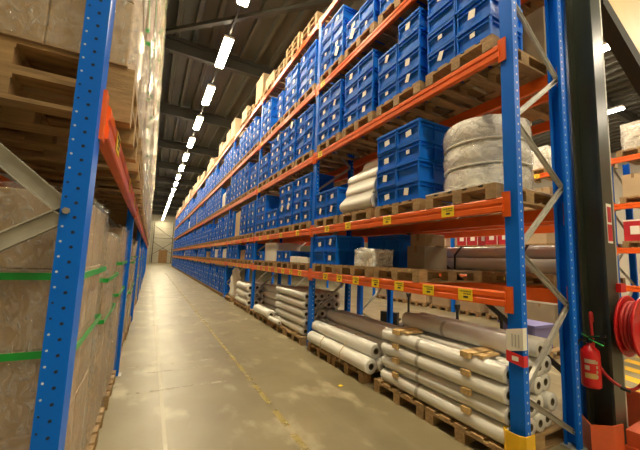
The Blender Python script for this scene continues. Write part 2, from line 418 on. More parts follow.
# paper notice wrapped around the end upright, red tape below
n = thing('paper_notice', 'white paper notice taped with red tape around the end upright', 'notice', (XR-.009,RY[0],0))
def wrapband(z0,z1,g,m,name,tl=0.):
    hw = PW/2+g; x0 = -g
    b = MB()
    pts = [(.05,hw+.004),(x0,hw+.004),(x0,-hw-.006),(.05,-hw-.006)]
    for a,c in zip(pts[:-1],pts[1:]):
        def q(p,z): return (p[0],p[1],z+tl*p[1])
        b.add([q(a,z0),q(c,z0),q(c,z1),q(a,z1)],[(0,1,2,3)])
    o = b.build(name,m,n); sm = o.modifiers.new('thick','SOLIDIFY'); sm.thickness = .0015; return o
sheet_ = wrapband(.90,1.07,.004,PAPER,'paper_sheet',-.25); tape_ = plab(wrapband(.80,.885,.005,TAPER,'red_tape',.15),'red tape band')
b = MB()
for q in range(3): b.box(-.0062,-.005,.012-q*.026,.020-q*.026,.93,1.03)
b.build('print',mat('grey_print',(.45,.44,.42),.6),sheet_)
b = MB().box(-.0085,-.0066,-.03,.02,.825,.86); b.build('white_tear',PAPER,tape_)
# yellow foot guard
t = thing('post_guard', 'yellow steel guard around the foot of the end upright', 'post guard', (XR,RY[0],0))
hw = .088
gp = [(.07,hw),(-.045,hw),(-.075,.05),(-.075,-.05),(-.045,-hw),(.07,-hw)]
gi = [(p[0]+(.008 if p[0]<0 else 0), p[1]*.93) for p in gp]
MB().prism(gp+gi[::-1],0,.30,0,'z').build('guard_shell',YEL,t)
pl = MB().cyl((-.03,0,.008),(-.03,0,.024),.016,n=8).mesh('anchor_bolt',GALV); obj('anchor_bolt',pl,t)
# ------------------------------------------------------------------ pallets
PLX, PLY = 1.04, .80
def pallet_parts():
    deckm = MB()
    for q in range(5):
        yy = -PLY/2+q*(PLY-.12)/4; deckm.box(-PLX/2,PLX/2,yy,yy+.12,.118,.138)
    for x in (-PLX/2,-.07,PLX/2-.14): deckm.box(x,x+.14,-PLY/2,PLY/2,.098,.118)
    bot = MB()
    for yy in (-PLY/2,-.05,PLY/2-.10): bot.box(-PLX/2,PLX/2,yy,yy+.10,0,.02)
    blk = MB().box(-.065,.065,-.05,.05,0,.078)
    pos = [(x,yy) for x in (-PLX/2+.065,0,PLX/2-.065) for yy in (-PLY/2+.05,0,PLY/2-.05)]
    full = MB(); full.v = list(deckm.v); full.f = list(deckm.f); full.m = list(deckm.m); full.sm = list(deckm.sm)
    full.add(bot.v,bot.f)
    for x,yy in pos: full.box(x-.065,x+.065,yy-.05,yy+.05,.02,.098)
    return deckm.mesh('top_deck',WOOD), bot.mesh('bottom_deck',WOOD), blk.mesh('block',WOOD), pos, full.mesh('pallet',WOOD)
PDK, PBT, PBL, PPOS, PFULL = pallet_parts()
PALLETS = []
def pallet(x, y, z, label, group, parts=False, rz=0):
    d = (Vector((x,y,z))-CAM).length+(40 if ('rear rack' in (group or '') and 'long' not in label) or 'second shelf, ' in label and 'carton rack' in label or 'top shelf' in label and 'carton rack' in label else 0)
    PALLETS.append((d,x,y,z,label,group,parts,rz))
def make_pallet(x, y, z, label, group, parts=False, rz=0):
    if not parts: return tag(obj('wooden_pallet', PFULL, None, (x,y,z), rz), label, 'pallet', group)
    t = thing('wooden_pallet', label, 'pallet', (x,y,z), rz, group)
    obj('top_deck',PDK,t); obj('bottom_deck',PBT,t)
    for px,py in PPOS: obj('block',PBL,t,(px,py,.02))
    return t

# ------------------------------------------------------------------ crates
CW, CD, CH = .385, .52, .238
def crate_mesh():
    b = MB(); w, d, h = CW/2-.004, CD/2, CH-.002; i = .022
    # walls, floor
    b.box(-d+i,d-i,-w+i,w-i,0,.01); 
    b.box(-d+i,-d+i+.006,-w+i,w-i,.01,h-.01); b.box(d-i-.006,d-i,-w+i,w-i,.01,h-.01)
    b.box(-d+i,d-i,-w+i,-w+i+.006,.01,h-.01); b.box(-d+i,d-i,w-i-.006,w-i,.01,h-.01)
    # top and bottom rims
    for z0,z1,e in ((h-.030,h,0),(h-.078,h-.068,.002),(.0,.020,.002)):
        b.box(-d+e,-d+i,-w+e,w-e,z0,z1); b.box(d-i,d-e,-w+e,w-e,z0,z1)
        b.box(-d+i,d-i,-w+e,-w+i,z0,z1); b.box(-d+i,d-i,w-i,w-e,z0,z1)
    # corner and mid ribs
    for yy in (-w+.003,w-.019):
        b.box(-d+.004,-d+i,yy,yy+.014,.02,h-.03); b.box(d-i,d-.004,yy,yy+.014,.02,h-.03)
    for xx in (-d+.02,-.007,d-.034):
        b.box(xx,xx+.014,-w+.004,-w+i,.02,h-.03); b.box(xx,xx+.014,w-i,w-.004,.02,h-.03)
    # hand grip, its recess shade painted as a darker block
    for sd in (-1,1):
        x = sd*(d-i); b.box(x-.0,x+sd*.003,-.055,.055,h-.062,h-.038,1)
    return b.mesh('plastic_crate',[CRATE,CRATED])
CRM = crate_mesh()
def tag_mesh(w, h, tilt, dz, dy):
    b = MB(); c, s = math.cos(tilt), math.sin(tilt)
    pts = [(dy+c*u*w/2-s*v*h/2, dz+s*u*w/2+c*v*h/2) for u,v in ((-1,-1),(1,-1),(1,1),(-1,1))]
    x = -CD/2-.001
    return MB().prism([(p[0],p[1]) for p in pts],x-.0015,x,0,'x').mesh('paper_tag',PAPER)
TAGS = [tag_mesh(.085,.075,.0,.105,0), tag_mesh(.075,.085,.15,.11,.01), tag_mesh(.09,.07,-.12,.10,-.02), tag_mesh(.06,.10,.35,.13,.0), tag_mesh(.055,.05,0,.115,.0)]
BIGTAG = tag_mesh(.11,.15,.5,.19,.0)
cands = []   # (distance, x, y, z, label bits, tagtype)
def stack(bay, lv, col, n, depth=0, x=None, y=None, tags=None):
    """col 0..7 counted from the near end of the bay"""
    z0 = PZ(lv)+.1395
    x = XR-.02+CD/2+depth*(CD+.01) if x is None else x
    y = colY(bay,col) if y is None else y
    for k_ in range(n):
        r = random.random(); tg = None
        if r < .82: tg = random.randrange(5)
        elif r < .86: tg = 5
        if depth: tg = None
        pos = (x+random.uniform(-.008,.008), y+random.uniform(-.006,.006), z0+k_*CH)
        cands.append((( Vector(pos)-CAM).length+(3 if depth else 0), pos, bay, lv, col, k_, n, depth, tg))
def PZ(lv): return .001 if lv == 'F' else LV[lv]+.0015
def palY(bay, p): return RY[bay]+.07+.44+p*.893
def colY(bay, col): return palY(bay,col//2)+(-.1945 if col%2==0 else .1945)
PX = XR-.03+PLX/2
palset = {}
def pal(bay, lv, p, what='a stack of blue crates'):
    palset[(bay,lv,p)] = what

# --- nearest bay, as in the photograph
H0 = {'C':{0:4,1:4,2:4,3:3,4:4,5:4,6:4,7:4}, 'D':{0:4,1:4,2:4,3:4,4:2,5:2,6:4,7:4}, 'B':{2:4,3:4,6:2,7:2}, 'A':{6:2,7:2}}
for lv, cols in H0.items():
    for c, n_ in cols.items(): stack(0,lv,c,n_)
    for p in set(c//2 for c in cols): pal(0,lv,p)
stack(0,'B',6,3,1); stack(0,'B',7,3,1); stack(0,'A',4,2,1); stack(0,'A',5,2,1)
pal(0,'B',0,'a round wrapped load'); pal(0,'B',2,'a bundle of white rolls'); pal(0,'A',2,'a clear wrapped bundle'); pal(0,'A',1,'two brown cartons')
# --- second bay
H1 = {'C':[4,4,4,4,4,4,3,3],'D':[4,4,4,4,3,0,4,4],'B':[4,4,4,4,2,2,4,4],'A':[0,0,1,1,0,0,1,0]}
for lv, hs in H1.items():
    for c, n_ in enumerate(hs):
        if n_: stack(1,lv,c,n_)
    for p in range(4):
        if hs[2*p] or hs[2*p+1]: pal(1,lv,p)
pal(1,'A',0,'low white bags'); pal(1,'A',2,'a white boxed load')
# --- remaining bays
extra = []     # (bay, lv, p, kind)
for bay in range(2, NB):
    for lv in 'FABCD':
        if lv == 'F' and bay < 3: continue
        for p in range(4):
            r = random.random()
            if bay == 2 and lv == 'B' and p == 2: extra.append((bay,lv,p,'tallcarton')); pal(bay,lv,p,'a tall brown carton'); continue
            if bay == 3 and lv == 'C' and p == 1: extra.append((bay,lv,p,'whitebag')); pal(bay,lv,p,'a white wrapped load'); continue
            if lv == 'A':
                if r < .25: extra.append((bay,lv,p,random.choice(['whitebag','lowcarton']))); pal(bay,lv,p,'a low load'); continue
                if r < .35: pal(bay,lv,p,'nothing'); continue
                a, c = random.choice([(2,2),(1,1),(2,1),(2,2)])
            elif lv == 'F': a, c = random.choice([(4,4),(4,4),(4,3)])
            else:
                if r < .05: extra.append((bay,lv,p,random.choice(['whitebag','tallcarton']))); pal(bay,lv,p,'a single load'); continue
                a, c = random.choice([(4,4),(4,4),(4,4),(4,3),(3,3),(4,4),(2,2),(3,4)])
            stack(bay,lv,2*p,a); stack(bay,lv,2*p+1,c); pal(bay,lv,p)
cands.sort(key=lambda c: c[0])
NEAR = cands[:300]; FAR = cands[300:]
for dist, pos, bay, lv, col, k_, n_, depth, tg in NEAR:
    h = ORD[k_+1] if n_ > 1 else 'single'
    side = 'back row ' if depth else ''
    lab = f'blue plastic crate, {h} up in {side}stack {ORD[col+1]} along, {LNAME[lv]}, {BAYN[bay]}'
    o = tag(obj('plastic_crate',CRM,None,pos), lab, 'crate', 'blue crates on the '+LNAME[lv]+', '+BAYN[bay])
    if tg is not None: plab(obj('paper_tag', BIGTAG if tg == 5 else TAGS[tg], o),'white paper tag')
b = MB()
for dist, pos, bay, lv, col, k_, n_, depth, tg in FAR:
    x,y,z = pos; w, d, h = CW/2-.004, CD/2, CH-.002
    b.box(x-d+.02,x+d-.02,y-w+.014,y+w-.014,z,z+h-.02); b.box(x-d,x+d,y-w,y+w,z+h-.036,z+h); b.box(x-d+.003,x+d-.003,y-w+.003,y+w-.003,z,z+.022)
    b.box(x-d+.002,x-d+.02,y-w+.003,y-w+.02,z,z+h); b.box(x-d+.002,x-d+.02,y+w-.02,y+w-.003,z,z+h)
    if tg is not None: s_ = .06 if tg == 5 else .036; b.box(x-d-.002,x-d+.002,y-s_,y+s_,z+.07,z+.07+2*s_,1)
o = b.build('plastic_crate',[CRATE,PAPER]); tag(o,'mass of blue plastic crates filling the distant bays of the crate rack','crates',None,'stuff')

# ------------------------------------------------------------------ loads
def crumple(me, amp, seed=0, sc=3.):
    from mathutils import noise
    off = Vector((seed*7.3,seed*3.1,seed*1.7))
    for v in me.vertices:
        nv = noise.noise_vector(v.co*sc+off); v.co += Vector(nv)*amp
    zl = min(v.co.z for v in me.vertices)
    if zl < .002:
        for v in me.vertices: v.co.z = max(v.co.z, .002)
    me.update(); return me
def grid_box(x0,x1,y0,y1,z0,z1,nx,ny,nz,top=True):
    """closed box skin cut into a grid for crumpling"""
    b = MB()
    def face(o,u,v,nu,nv):
        vs = [tuple(o[i]+u[i]*a/nu+v[i]*c/nv for i in range(3)) for c in range(nv+1) for a in range(nu+1)]
        b.add(vs,[(c*(nu+1)+a,c*(nu+1)+a+1,(c+1)*(nu+1)+a+1,(c+1)*(nu+1)+a) for c in range(nv) for a in range(nu)],0,True)
    X,Y,Z = x1-x0,y1-y0,z1-z0
    face((x0,y0,z0),(X,0,0),(0,0,Z),nx,nz); face((x0,y1,z0),(X,0,0),(0,0,Z),nx,nz)
    face((x0,y0,z0),(0,Y,0),(0,0,Z),ny,nz); face((x1,y0,z0),(0,Y,0),(0,0,Z),ny,nz)
    if top: face((x0,y0,z1),(X,0,0),(0,Y,0),nx,ny)
    return b
def weld(me):
    import bmesh
    b = bmesh.new(); b.from_mesh(me); bmesh.ops.remove_doubles(b,verts=b.verts,dist=1e-4); bmesh.ops.recalc_face_normals(b,faces=b.faces); b.to_mesh(me); b.free(); return me

# round wrapped load (three tiers) on the second shelf, near end
def tiers(R, hs, bulge=.03):
    prof = [(0.001,0),(R*.96,0)]; z = 0
    for h in hs:
        prof += [(R-.012,z+.015),(R,z+.05),(R+bulge*.3,z+h*.5),(R,z+h-.05),(R-.015,z+h-.012),(R-.03,z+h)]; z += h
    prof += [(R*.8,z+.012),(R*.4,z+.02),(.001,z+.02)]
    return prof
t = thing('wrapped_load','round three tier load wrapped in cling film on the second shelf beside end upright','wrapped load',(3.07,palY(0,0)+.01,PZ('B')+.1405))
me = MB().lathe([(r*1.,z) for r,z in tiers(.40,[.24,.24,.24])],40).mesh('coil_stack',ROLLW); obj('coil_stack',crumple(me,.008,1,5),t)
me = MB().lathe([(r+.014,z+.004) for r,z in tiers(.40,[.24,.24,.24])],48).mesh('cling_film',FILMW); obj('cling_film',crumple(me,.012,2,8),t)
sh = MB().box(-.47,.47,-.39,.39,-.0005,.012).mesh('base_sheet',PAPER); obj('base_sheet',sh,t)
for z in (.25,.49): 
    obj('tier_sheet',MB().cyl((0,0,z-.006),(0,0,z+.006),.416,n=40).mesh('tier_sheet',PAPER),t)
# bundle of white rolls
RL = {}
def roll_mesh(L, R, m, core=.42):
    k_ = (round(L,3),round(R,3),m.name)
    if k_ not in RL:
        b = MB(); L2 = L/2; n = 20
        prof = [(core*R,-L2+.004),(R*.93,-L2),(R,-L2+.008),(R,-L2*.5),(R,0),(R,L2*.5),(R,L2-.008),(R*.93,L2),(core*R,L2-.004)]
        b.lathe([(r,z) for r,z in prof],n)
        me = b.mesh('film',m)
        for v in me.vertices: v.co = Vector((v.co.x,v.co.z,v.co.y))
        me.flip_normals()
        c = MB().pipe((0,-L2+.003,0),(0,L2-.003,0),core*R+.001,core*R*.72,16).mesh('core_tube',CORE)
        # dark inside of the core, stopped a little way in
        c2 = MB().pipe((0,-L2*.985,0),(0,L2*.985,0),core*R*.74,core*R*.70,16).mesh('core_tube',CORE)
        RL[k_] = (me,c)
    return RL[k_]
def film_roll(x,y,z,L,R,m,label,group,rz=0,cuffs=(),parts=True):
    me,c = roll_mesh(L,R,m)
    o = tag(obj('film_roll',me,None,(x,y,z),rz),label,'roll',group)
    if parts:
        obj('core_tube',c,o)
        for q in cuffs: obj('tape_band',MB().pipe((0,q-.02,0),(0,q+.02,0),R+.0012,R-.001,20).mesh('tape_band',CUFF),o)
    return o
t = thing('roll_bundle','bundle of white rolls wrapped together, stepped three high on the second shelf','wrapped rolls',(3.0,palY(0,2)-.0,PZ('B')+.139))
for q,(xx,zz,LL) in enumerate(((-.29,.115,.80),(-.06,.115,.80),(.17,.115,.80),(-.24,.31,.69),(0,.31,.69),(-.19,.51,.73),(.05,.51,.73),(-.07,.69,.5))):
    MB().pipe((xx,-.41,zz),(xx,-.41+LL,zz),.112,.045,22).build('roll',ROLLW,t)
# film hugging the stepped front of the bundle
prof = []
for xx,zz,a0,a1 in ((-.29,.115,215,156),(-.24,.31,204,156),(-.19,.51,204,140),(-.07,.69,188,35),(.05,.51,50,-20)):
    for k_ in range(9):
        a = math.radians(a0+(a1-a0)*k_/8); prof.append((xx+.119*math.cos(a),zz+.119*math.sin(a)))
sk = MB(); N = len(prof); ysx = [-.40,-.2,0,.2,.40]
for yy in ysx: u_ = (yy+.40)/.80; sk.v += [(a,-.40+u_*(.80-.10*min(1,max(0,(c-.15)/.1))+.03*min(1,max(0,(c-.38)/.1))-.24*min(1,max(0,(c-.58)/.1))),max(.003,c)) for a,c in prof]
for i_ in range(4):
    for j_ in range(N-1): sk.f.append((i_*N+j_,i_*N+j_+1,(i_+1)*N+j_+1,(i_+1)*N+j_)); sk.m.append(0); sk.sm.append(True)
sk.build('stretch_film',WHITEP,t)

# --- cartons on shelves
def carton(x,y,z,w,d,h,m,label,group,tape=True,rz=0,name='carton',cat='carton'):
    """w along y, d along x"""
    o = tag(MB().bbox(-d/2,d/2,-w/2,w/2,0,h,.006).build(name,m,None,(x,y,z),rz),label,cat,group)
    if tape:
        tb = MB().box(-d/2-.0012,d/2+.0012,-.024,.024,h-.0005,h+.001); tb.box(-d/2-.0012,-d/2+.001,-.024,.024,h-.09,h); tb.box(d/2-.001,d/2+.0012,-.024,.024,h-.09,h)
        tb.build('tape',TAPE,o)
    return o
zA = PZ('A')+.139
t = thing('wrapped_bundle','clear wrapped bundle lying on the first shelf beside the blue crates','wrapped load',(2.82,3.66,zA+.002))
me = weld(grid_box(-.17,.17,-.19,.19,0,.22,6,8,4).mesh('goods',ROLLW)); obj('goods',crumple(me,.02,3,4),t)
me = weld(grid_box(-.185,.185,-.21,.21,.0,.245,8,10,5).mesh('cling_film',FILMW)); obj('cling_film',crumple(me,.03,4,5),t)
o = carton(3.36,palY(0,1)+.21,zA,.32,.42,.30,CARTONG,'grey-brown carton at the back of the first shelf, lower of two',None)
o = carton(3.36,palY(0,1)+.20,zA+.303,.28,.36,.16,CARTON,'brown carton on top of the grey-brown carton on first shelf',None)
# second-bay first shelf
t = thing('wrapped_load','white boxed load wrapped in film on the first shelf of the second bay','wrapped load',(2.98,palY(1,2)+.1,zA))
obj('goods',MB().bbox(-.3,.3,-.38,.38,0,.43,.02).mesh('goods',CARTONP),t)
me = weld(grid_box(-.32,.32,-.40,.40,0,.45,6,8,5).mesh('white_film',WHITEP)); obj('white_film',crumple(me,.015,5,4),t)
carton(2.72,palY(1,0)+.26,zA,.34,.24,.12,PAPER,'low white box on the first shelf, second bay near crates',None,False,0,'white_box','box')
carton(2.74,palY(1,0)-.20,zA,.34,.24,.10,PAPER,'low white box at the near end of first shelf, second bay',None,False,0,'white_box','box')
for (bay,lv,p,kind) in extra:
    z = PZ(lv)+.139; x = XR+.0+.3; y = palY(bay,p); w = f'{LNAME[lv]}, {ORD[p+1]} pallet of the {BAYN[bay]}'
    if kind == 'tallcarton': carton(x+.02,y,z,.74,.58,.86,CARTONP,'tall brown carton on the '+w,'cartons among the crates')
    elif kind == 'lowcarton': carton(x,y,z,.66,.5,.3,CARTON,'low brown carton on the '+w,'cartons among the crates')
    else:
        hh = .36 if lv == 'A' else .6
        o = weld(grid_box(-.28,.28,-.34,.34,0,hh,5,6,5).mesh('wrapped_load',WHITEP)); crumple(o,.03,bay+p,4)
        tag(obj('wrapped_load',o,None,(x,y,z+.012)),'white wrapped load on the '+w,'wrapped load','white wrapped loads among the crates')
# --- top shelf
random.seed(21)
for bay in range(NB):
    for p in range(4):
        r = random.random(); z = PZ('E'); y = palY(bay,p); w = f'top shelf, {ORD[p+1]} place of the {BAYN[bay]}'
        if bay == 0 and p > 1: continue
        if bay == 1 and p < 2:
            pal(bay,'E',p,'a second pallet')
            pallet(PX,y,z+.139,'empty pallet, second layer, '+w,'stacked empty pallets',True); 
            if p == 1: pallet(PX,y,z+.278,'empty pallet, third layer, '+w,'stacked empty pallets',True)
            continue
        if r < .12: continue
        pal(bay,'E',p,'top shelf goods')
        if r < .30: pallet(PX,y,z+.139,'empty pallet, second layer, '+w,'stacked empty pallets')
        else:
            h = random.choice((.35,.5,.62,.8))
            o = carton(XR+.32,y,z+.139,.72,.62,h,random.choice((CARTON,CARTON,CARTONP)),'brown carton load on the '+w,'carton loads on the top shelf')
for (bay,lv,p),what in palset.items():
    if what == 'nothing': what = 'no goods'
    pallet(PX,palY(bay,p),PZ(lv),f'pallet under {what}, {LNAME[lv]}, {ORD[p+1]} place of {BAYN[bay]}','pallets on the '+LNAME[lv], bay < 2 or (bay == 2 and lv in 'AB'))

# ------------------------------------------------------------------ rolls on the floor
def floor_pallet(x,y,label): return pallet(x,y,.001,label,'pallets on the floor under the rolls',True)
# end bay: tall stack beside the end upright
R = .0755; yc, L = 2.407, 1.53
floor_pallet(2.62+.46, 2.875, 'wooden pallet under the far half of the tall roll stack, end bay')
floor_pallet(2.62+.46, 2.05, 'wooden pallet under the near half of the tall roll stack, end bay')
rows = [(5,0),(5,1),(5,0),(5,1)]
for lay in range(4):
    for c in range(5):
        x = 2.645+c*.158+(.0 if lay%2==0 else .012)
        film_roll(x, yc+(random.uniform(0,.004) if c == 0 else random.uniform(.0,.05)), .1405+R+lay*.157, L, R, ROLL, f'shiny film roll, {ORD[lay+1]} layer, {ORD[c+1]} back from aisle, tall stack beside end upright','rolls of the tall stack beside the end upright',0,(.18,) if c == 0 else ())
for c in range(2):
    film_roll(2.645+(c+3)*.158, yc+random.uniform(-.03,.03), .1405+R+4*.157, L, R, ROLL, f'shiny film roll, top layer, {ORD[c+1]} from front, tall stack beside end upright','rolls of the tall stack beside the end upright',0,())
film_roll(2.945, yc+.0, .1405+R+4*.157+.012, 1.45, .088, ROLL, 'thick film roll lying along the top of the tall stack','rolls of the tall stack beside the end upright',0,(.1,))
# wooden spacers gripping the front of the stack
for q, yy in enumerate((yc+.50, yc-.42)):
    t = thing('wooden_spacer', f'{"far" if q == 0 else "near"} set of wooden blocks and plank holding the tall roll stack', 'wooden spacer', (2.645,yy,0), 0)
    for lay in range(4): MB().box(-.088,-.0615+.012*(lay%2),-.045,.045,.1405+R+lay*.157+.054,.1405+R+lay*.157+.104).build('block',WOODL,t)
    MB().box(-.05,.26,-.06,.06,.1405+4*.157+.002,.1405+4*.157+.022).build('plank',WOODL,t)
    MB().box(-.04,.2,-.15,-.08,.1405+4*.157+.002,.1405+4*.157+.018).build('plank',WOODL,t)
# end bay, far half: low slumped pile
yp = 4.27; R2_ = .095; L2_ = 1.70
floor_pallet(3.06, 4.72, 'wooden pallet under the far end of the low slumped roll pile')
floor_pallet(3.06, 3.88, 'wooden pallet under the near end of the low slumped roll pile')
lowp = [(2.60,0),(2.80,0),(3.0,0),(3.2,0),(3.4,0),(2.705,1),(2.9,1),(3.1,1),(3.3,1),(3.0,2),(3.2,2)]
for q,(x,lay) in enumerate(lowp):
    m = ROLLW if x < 2.65 else ROLL
    film_roll(x, yp+random.uniform(-.06,.06)+(0.02 if lay else -.03), .1405+R2_+lay*.168, L2_, R2_, m,
       f'{"white" if m is ROLLW else "shiny"} film roll, {ORD[lay+1]} layer, {ORD[q-(0,5,9)[lay]+1]} back from aisle in low pile','rolls of the low pile in the end bay',0,())
for q, yy in enumerate((yp+.3,yp-.28)):
    o = MB().path([(2.50+.0,yy,.14),(2.497,yy,.27),(2.56,yy,.345),(2.65,yy,.47),(2.78,yy,.51)],.006,6).build('strap',CARTONP)
    tag(o,f'pale strap, {"far" if q == 0 else "near"} one around the low roll pile','strap')
# second bay: grey stack with near ends showing
def roll_stack(x0, yc, L, R, cols, lays, m, where, pal_y, z0=.1405, top=()):
    for j,yy in enumerate(pal_y): floor_pallet(3.08, yy, f'wooden pallet, {ORD[j+1]} from near side, under {where}')
    for lay in range(lays):
        for c in range(cols):
            film_roll(x0+c*2.04*R, yc+random.uniform(-.03,.03), z0+R+lay*2.06*R, L, R, m, f'film roll, {ORD[lay+1]} layer, {ORD[c+1]} back from aisle, {where}','rolls of '+where)
roll_stack(2.69, 6.24, 1.50, .078, 5, 5, ROLLG, 'grey stack opposite second upright', [5.82,6.66])
film_roll(2.556, 6.85, .1405+.055, .62, .05, ROLLW, 'thin white roll at foot of grey roll stack','rolls of grey stack opposite second upright')
roll_stack(2.98, 8.12, 1.3, .085, 4, 4, ROLLG, 'grey stack with dark core holes, second bay', [7.67,8.48])
film_roll(2.62, 7.82, .1405+.10, 1.15, .10, ROLLW, 'single thick white roll on pallet edge before dark holed stack','rolls of the second bay')
film_roll(2.80, 7.9, .1405+.08, 1.25, .08, ROLLG, 'single grey roll behind the thick white roll, second bay','rolls of the second bay')
roll_stack(2.66, 9.9, 1.3, .105, 4, 3, ROLLW, 'white stack behind third upright', [9.5,10.35])
# third bay: white wrapped column and low things
t = thing('wrapped_load','tall tapering white wrapped column standing on the floor, third bay','wrapped load',(2.82,11.75,.14))
me = MB().lathe([(.001,0),(.20,0),(.22,.13),(.17,.27),(.21,.40),(.16,.54),(.19,.67),(.13,.80),(.15,.92),(.06,1.03),(.001,1.05)],24).mesh('white_film',WHITEP); obj('white_film',crumple(me,.02,6,6),t)
obj('goods',MB().lathe([(.001,0.01),(.14,.01),(.12,.5),(.08,.9),(.001,.91)],16).mesh('goods',CARTONP),t)
floor_pallet(3.08,11.75,'wooden pallet under the tall white wrapped column, third bay')
floor_pallet(3.08,12.66+.42,'wooden pallet with two white rolls before the floor crates') if False else None

# ------------------------------------------------------------------ left rack
XL = -.23; LY = [1.555,4.95]+[4.95+3.7*i for i in range(1,8)]
LLV = {'P':2.20,'Q':4.55,'S':6.75}; LLN = {'G':'floor','P':'first shelf','Q':'second shelf','S':'top shelf'}
for i, y in enumerate(LY):
    lab = 'blue upright frame close to the camera at the end of carton rack' if i == 0 else f'blue upright frame standing after the {ORD[i]} bay of carton rack'
    upright('carton rack', lab, XL, y, 1.0, 7.4, -1, i == 0, zr=(.61,1.1), zf=(.10,1.08) if False else (.61-.0+.0,1.1), pd=.080, pw=.125, sidehole=1, zmax=5, brace=i > 0, round_=i == 0)
    if i == 0:
        t = bpy.data.objects[-1] if False else [o for o in D.objects if o.get('label') == lab][0]
        for (a,c) in (((-.06,0,1.71),(-.93,0,2.46)),((-.06,0,1.71),(-.93,0,1.12)),((-.06,0,.55),(-.93,0,1.20)),((-.06,0,.55),(-.93,0,.1)),((-.06,0,3.5),(-.93,0,2.56))):
            b = MB(); e = Vector(c)-Vector(a); q = e.normalized().cross(Vector((0,1,0)))*.028
            b.bar(a,c,.06,.006); 
            for s_ in (-1,1): b.bar(Vector(a)+q*s_+Vector((0,-.016,0)),Vector(c)+q*s_+Vector((0,-.016,0)),.005,.034)
            b.build('brace',GALV,t)
        MB().cyl((-.06,-.075,1.71),(-.06,-.04,1.71),.013,n=6).build('bolt',STEEL,t)
for i in range(len(LY)-1):
    L = LY[i+1]-LY[i]-.13
    for lv,z in LLV.items():
        yy = (LY[i]+LY[i+1])/2
        beam(XL+.028, yy, z, L, -1, f'orange beam along the aisle side of the {LLN[lv]}, {ORD[i+1]} bay of carton rack','aisle side beams of the carton rack', [LY[i]+.42,LY[i]+1.6,LY[i]+2.6] if i < 2 and lv == 'P' else (), .15)
        if i < 2: beam(XL-1.028, yy, z, L, 1, f'orange beam at the back of the {LLN[lv]}, {ORD[i+1]} bay of carton rack','back beams of the carton rack',(),.15)
def load_cartons(W, Dp, H, lays, ncol, nrow, m, seed):
    """list of carton boxes filling W(y) x D(x) x H"""
    out = []; r = random.Random(seed)
    for l_ in range(lays):
        for c in range(ncol):
            for w in range(nrow):
                j = r.uniform(-.008,.008)
                out.append((-Dp/2+Dp*c/ncol+.002+j*.3, -Dp/2+Dp*(c+1)/ncol-.002+j*.3, -W/2+W*w/nrow+.002, -W/2+W*(w+1)/nrow-.002, H*l_/lays, H*(l_+1)/lays-.003))
    return out
PROTO = {}
def wrapped_load(x,y,z,W,Dp,H,label,group,seed,m,lays=5,straps=(.35,.75),film=FILM,detail=True,ncol=2,nrow=2,amp=.018):
    key = (W,Dp,H,seed,m.name,film.name,detail)
    t = thing('wrapped_load',label,'wrapped load',(x,y,z),0,group)
    if key not in PROTO:
        pr = {}
        bx = load_cartons(W,Dp,H,lays,ncol,nrow,m,seed)
        if detail: pr['c'] = [MB().bbox(*q,.006).mesh('carton',m) for q in bx]
        else:
            b = MB()
            for q in bx: b.box(*q)
            pr['c'] = [b.mesh('carton_block',m)]
        me = weld(grid_box(-Dp/2-.012,Dp/2+.012,-W/2-.012,W/2+.012,-.0,H+.012,14,10,max(8,int(H*12))).mesh('stretch_film',film))
        rr = random.Random(seed)
        from mathutils import noise
        for v in me.vertices:
            q = noise.noise_vector(Vector((v.co.x*4,v.co.y*4,v.co.z*1.6))+Vector((seed*5.1,0,seed)))
            k_ = Vector((math.copysign(1,v.co.x) if abs(v.co.x)>Dp/2 else 0, math.copysign(1,v.co.y) if abs(v.co.y)>W/2 else 0, 1 if v.co.z>H else 0))
            k_.y *= .4; v.co += k_*(abs(q[0])*amp*1.6)+Vector(q)*amp*.2; v.co.z = max(v.co.z,.003)
        pr['f'] = me; pr['s'] = []
        for fz in straps:
            g_ = .03; zz = H*fz
            b = MB()
            b.box(-Dp/2-g_,Dp/2+g_,-W/2-g_,-W/2-g_+.004,zz-.015,zz+.015); b.box(-Dp/2-g_,Dp/2+g_,W/2+g_-.004,W/2+g_,zz-.015,zz+.015)
            b.box(-Dp/2-g_,-Dp/2-g_+.004,-W/2-g_,W/2+g_,zz-.015,zz+.015); b.box(Dp/2+g_-.004,Dp/2+g_,-W/2-g_,W/2+g_,zz-.015,zz+.015)
            pr['s'].append(b.mesh('green_strap',GREEN))
        PROTO[key] = pr
    pr = PROTO[key]
    for me in pr['c']: obj('carton' if detail else 'carton_block',me,t)
    obj('stretch_film',pr['f'],t)
    for me in pr['s']: plab(obj('green_strap',me,t),'green plastic strap')
    return t
random.seed(5)
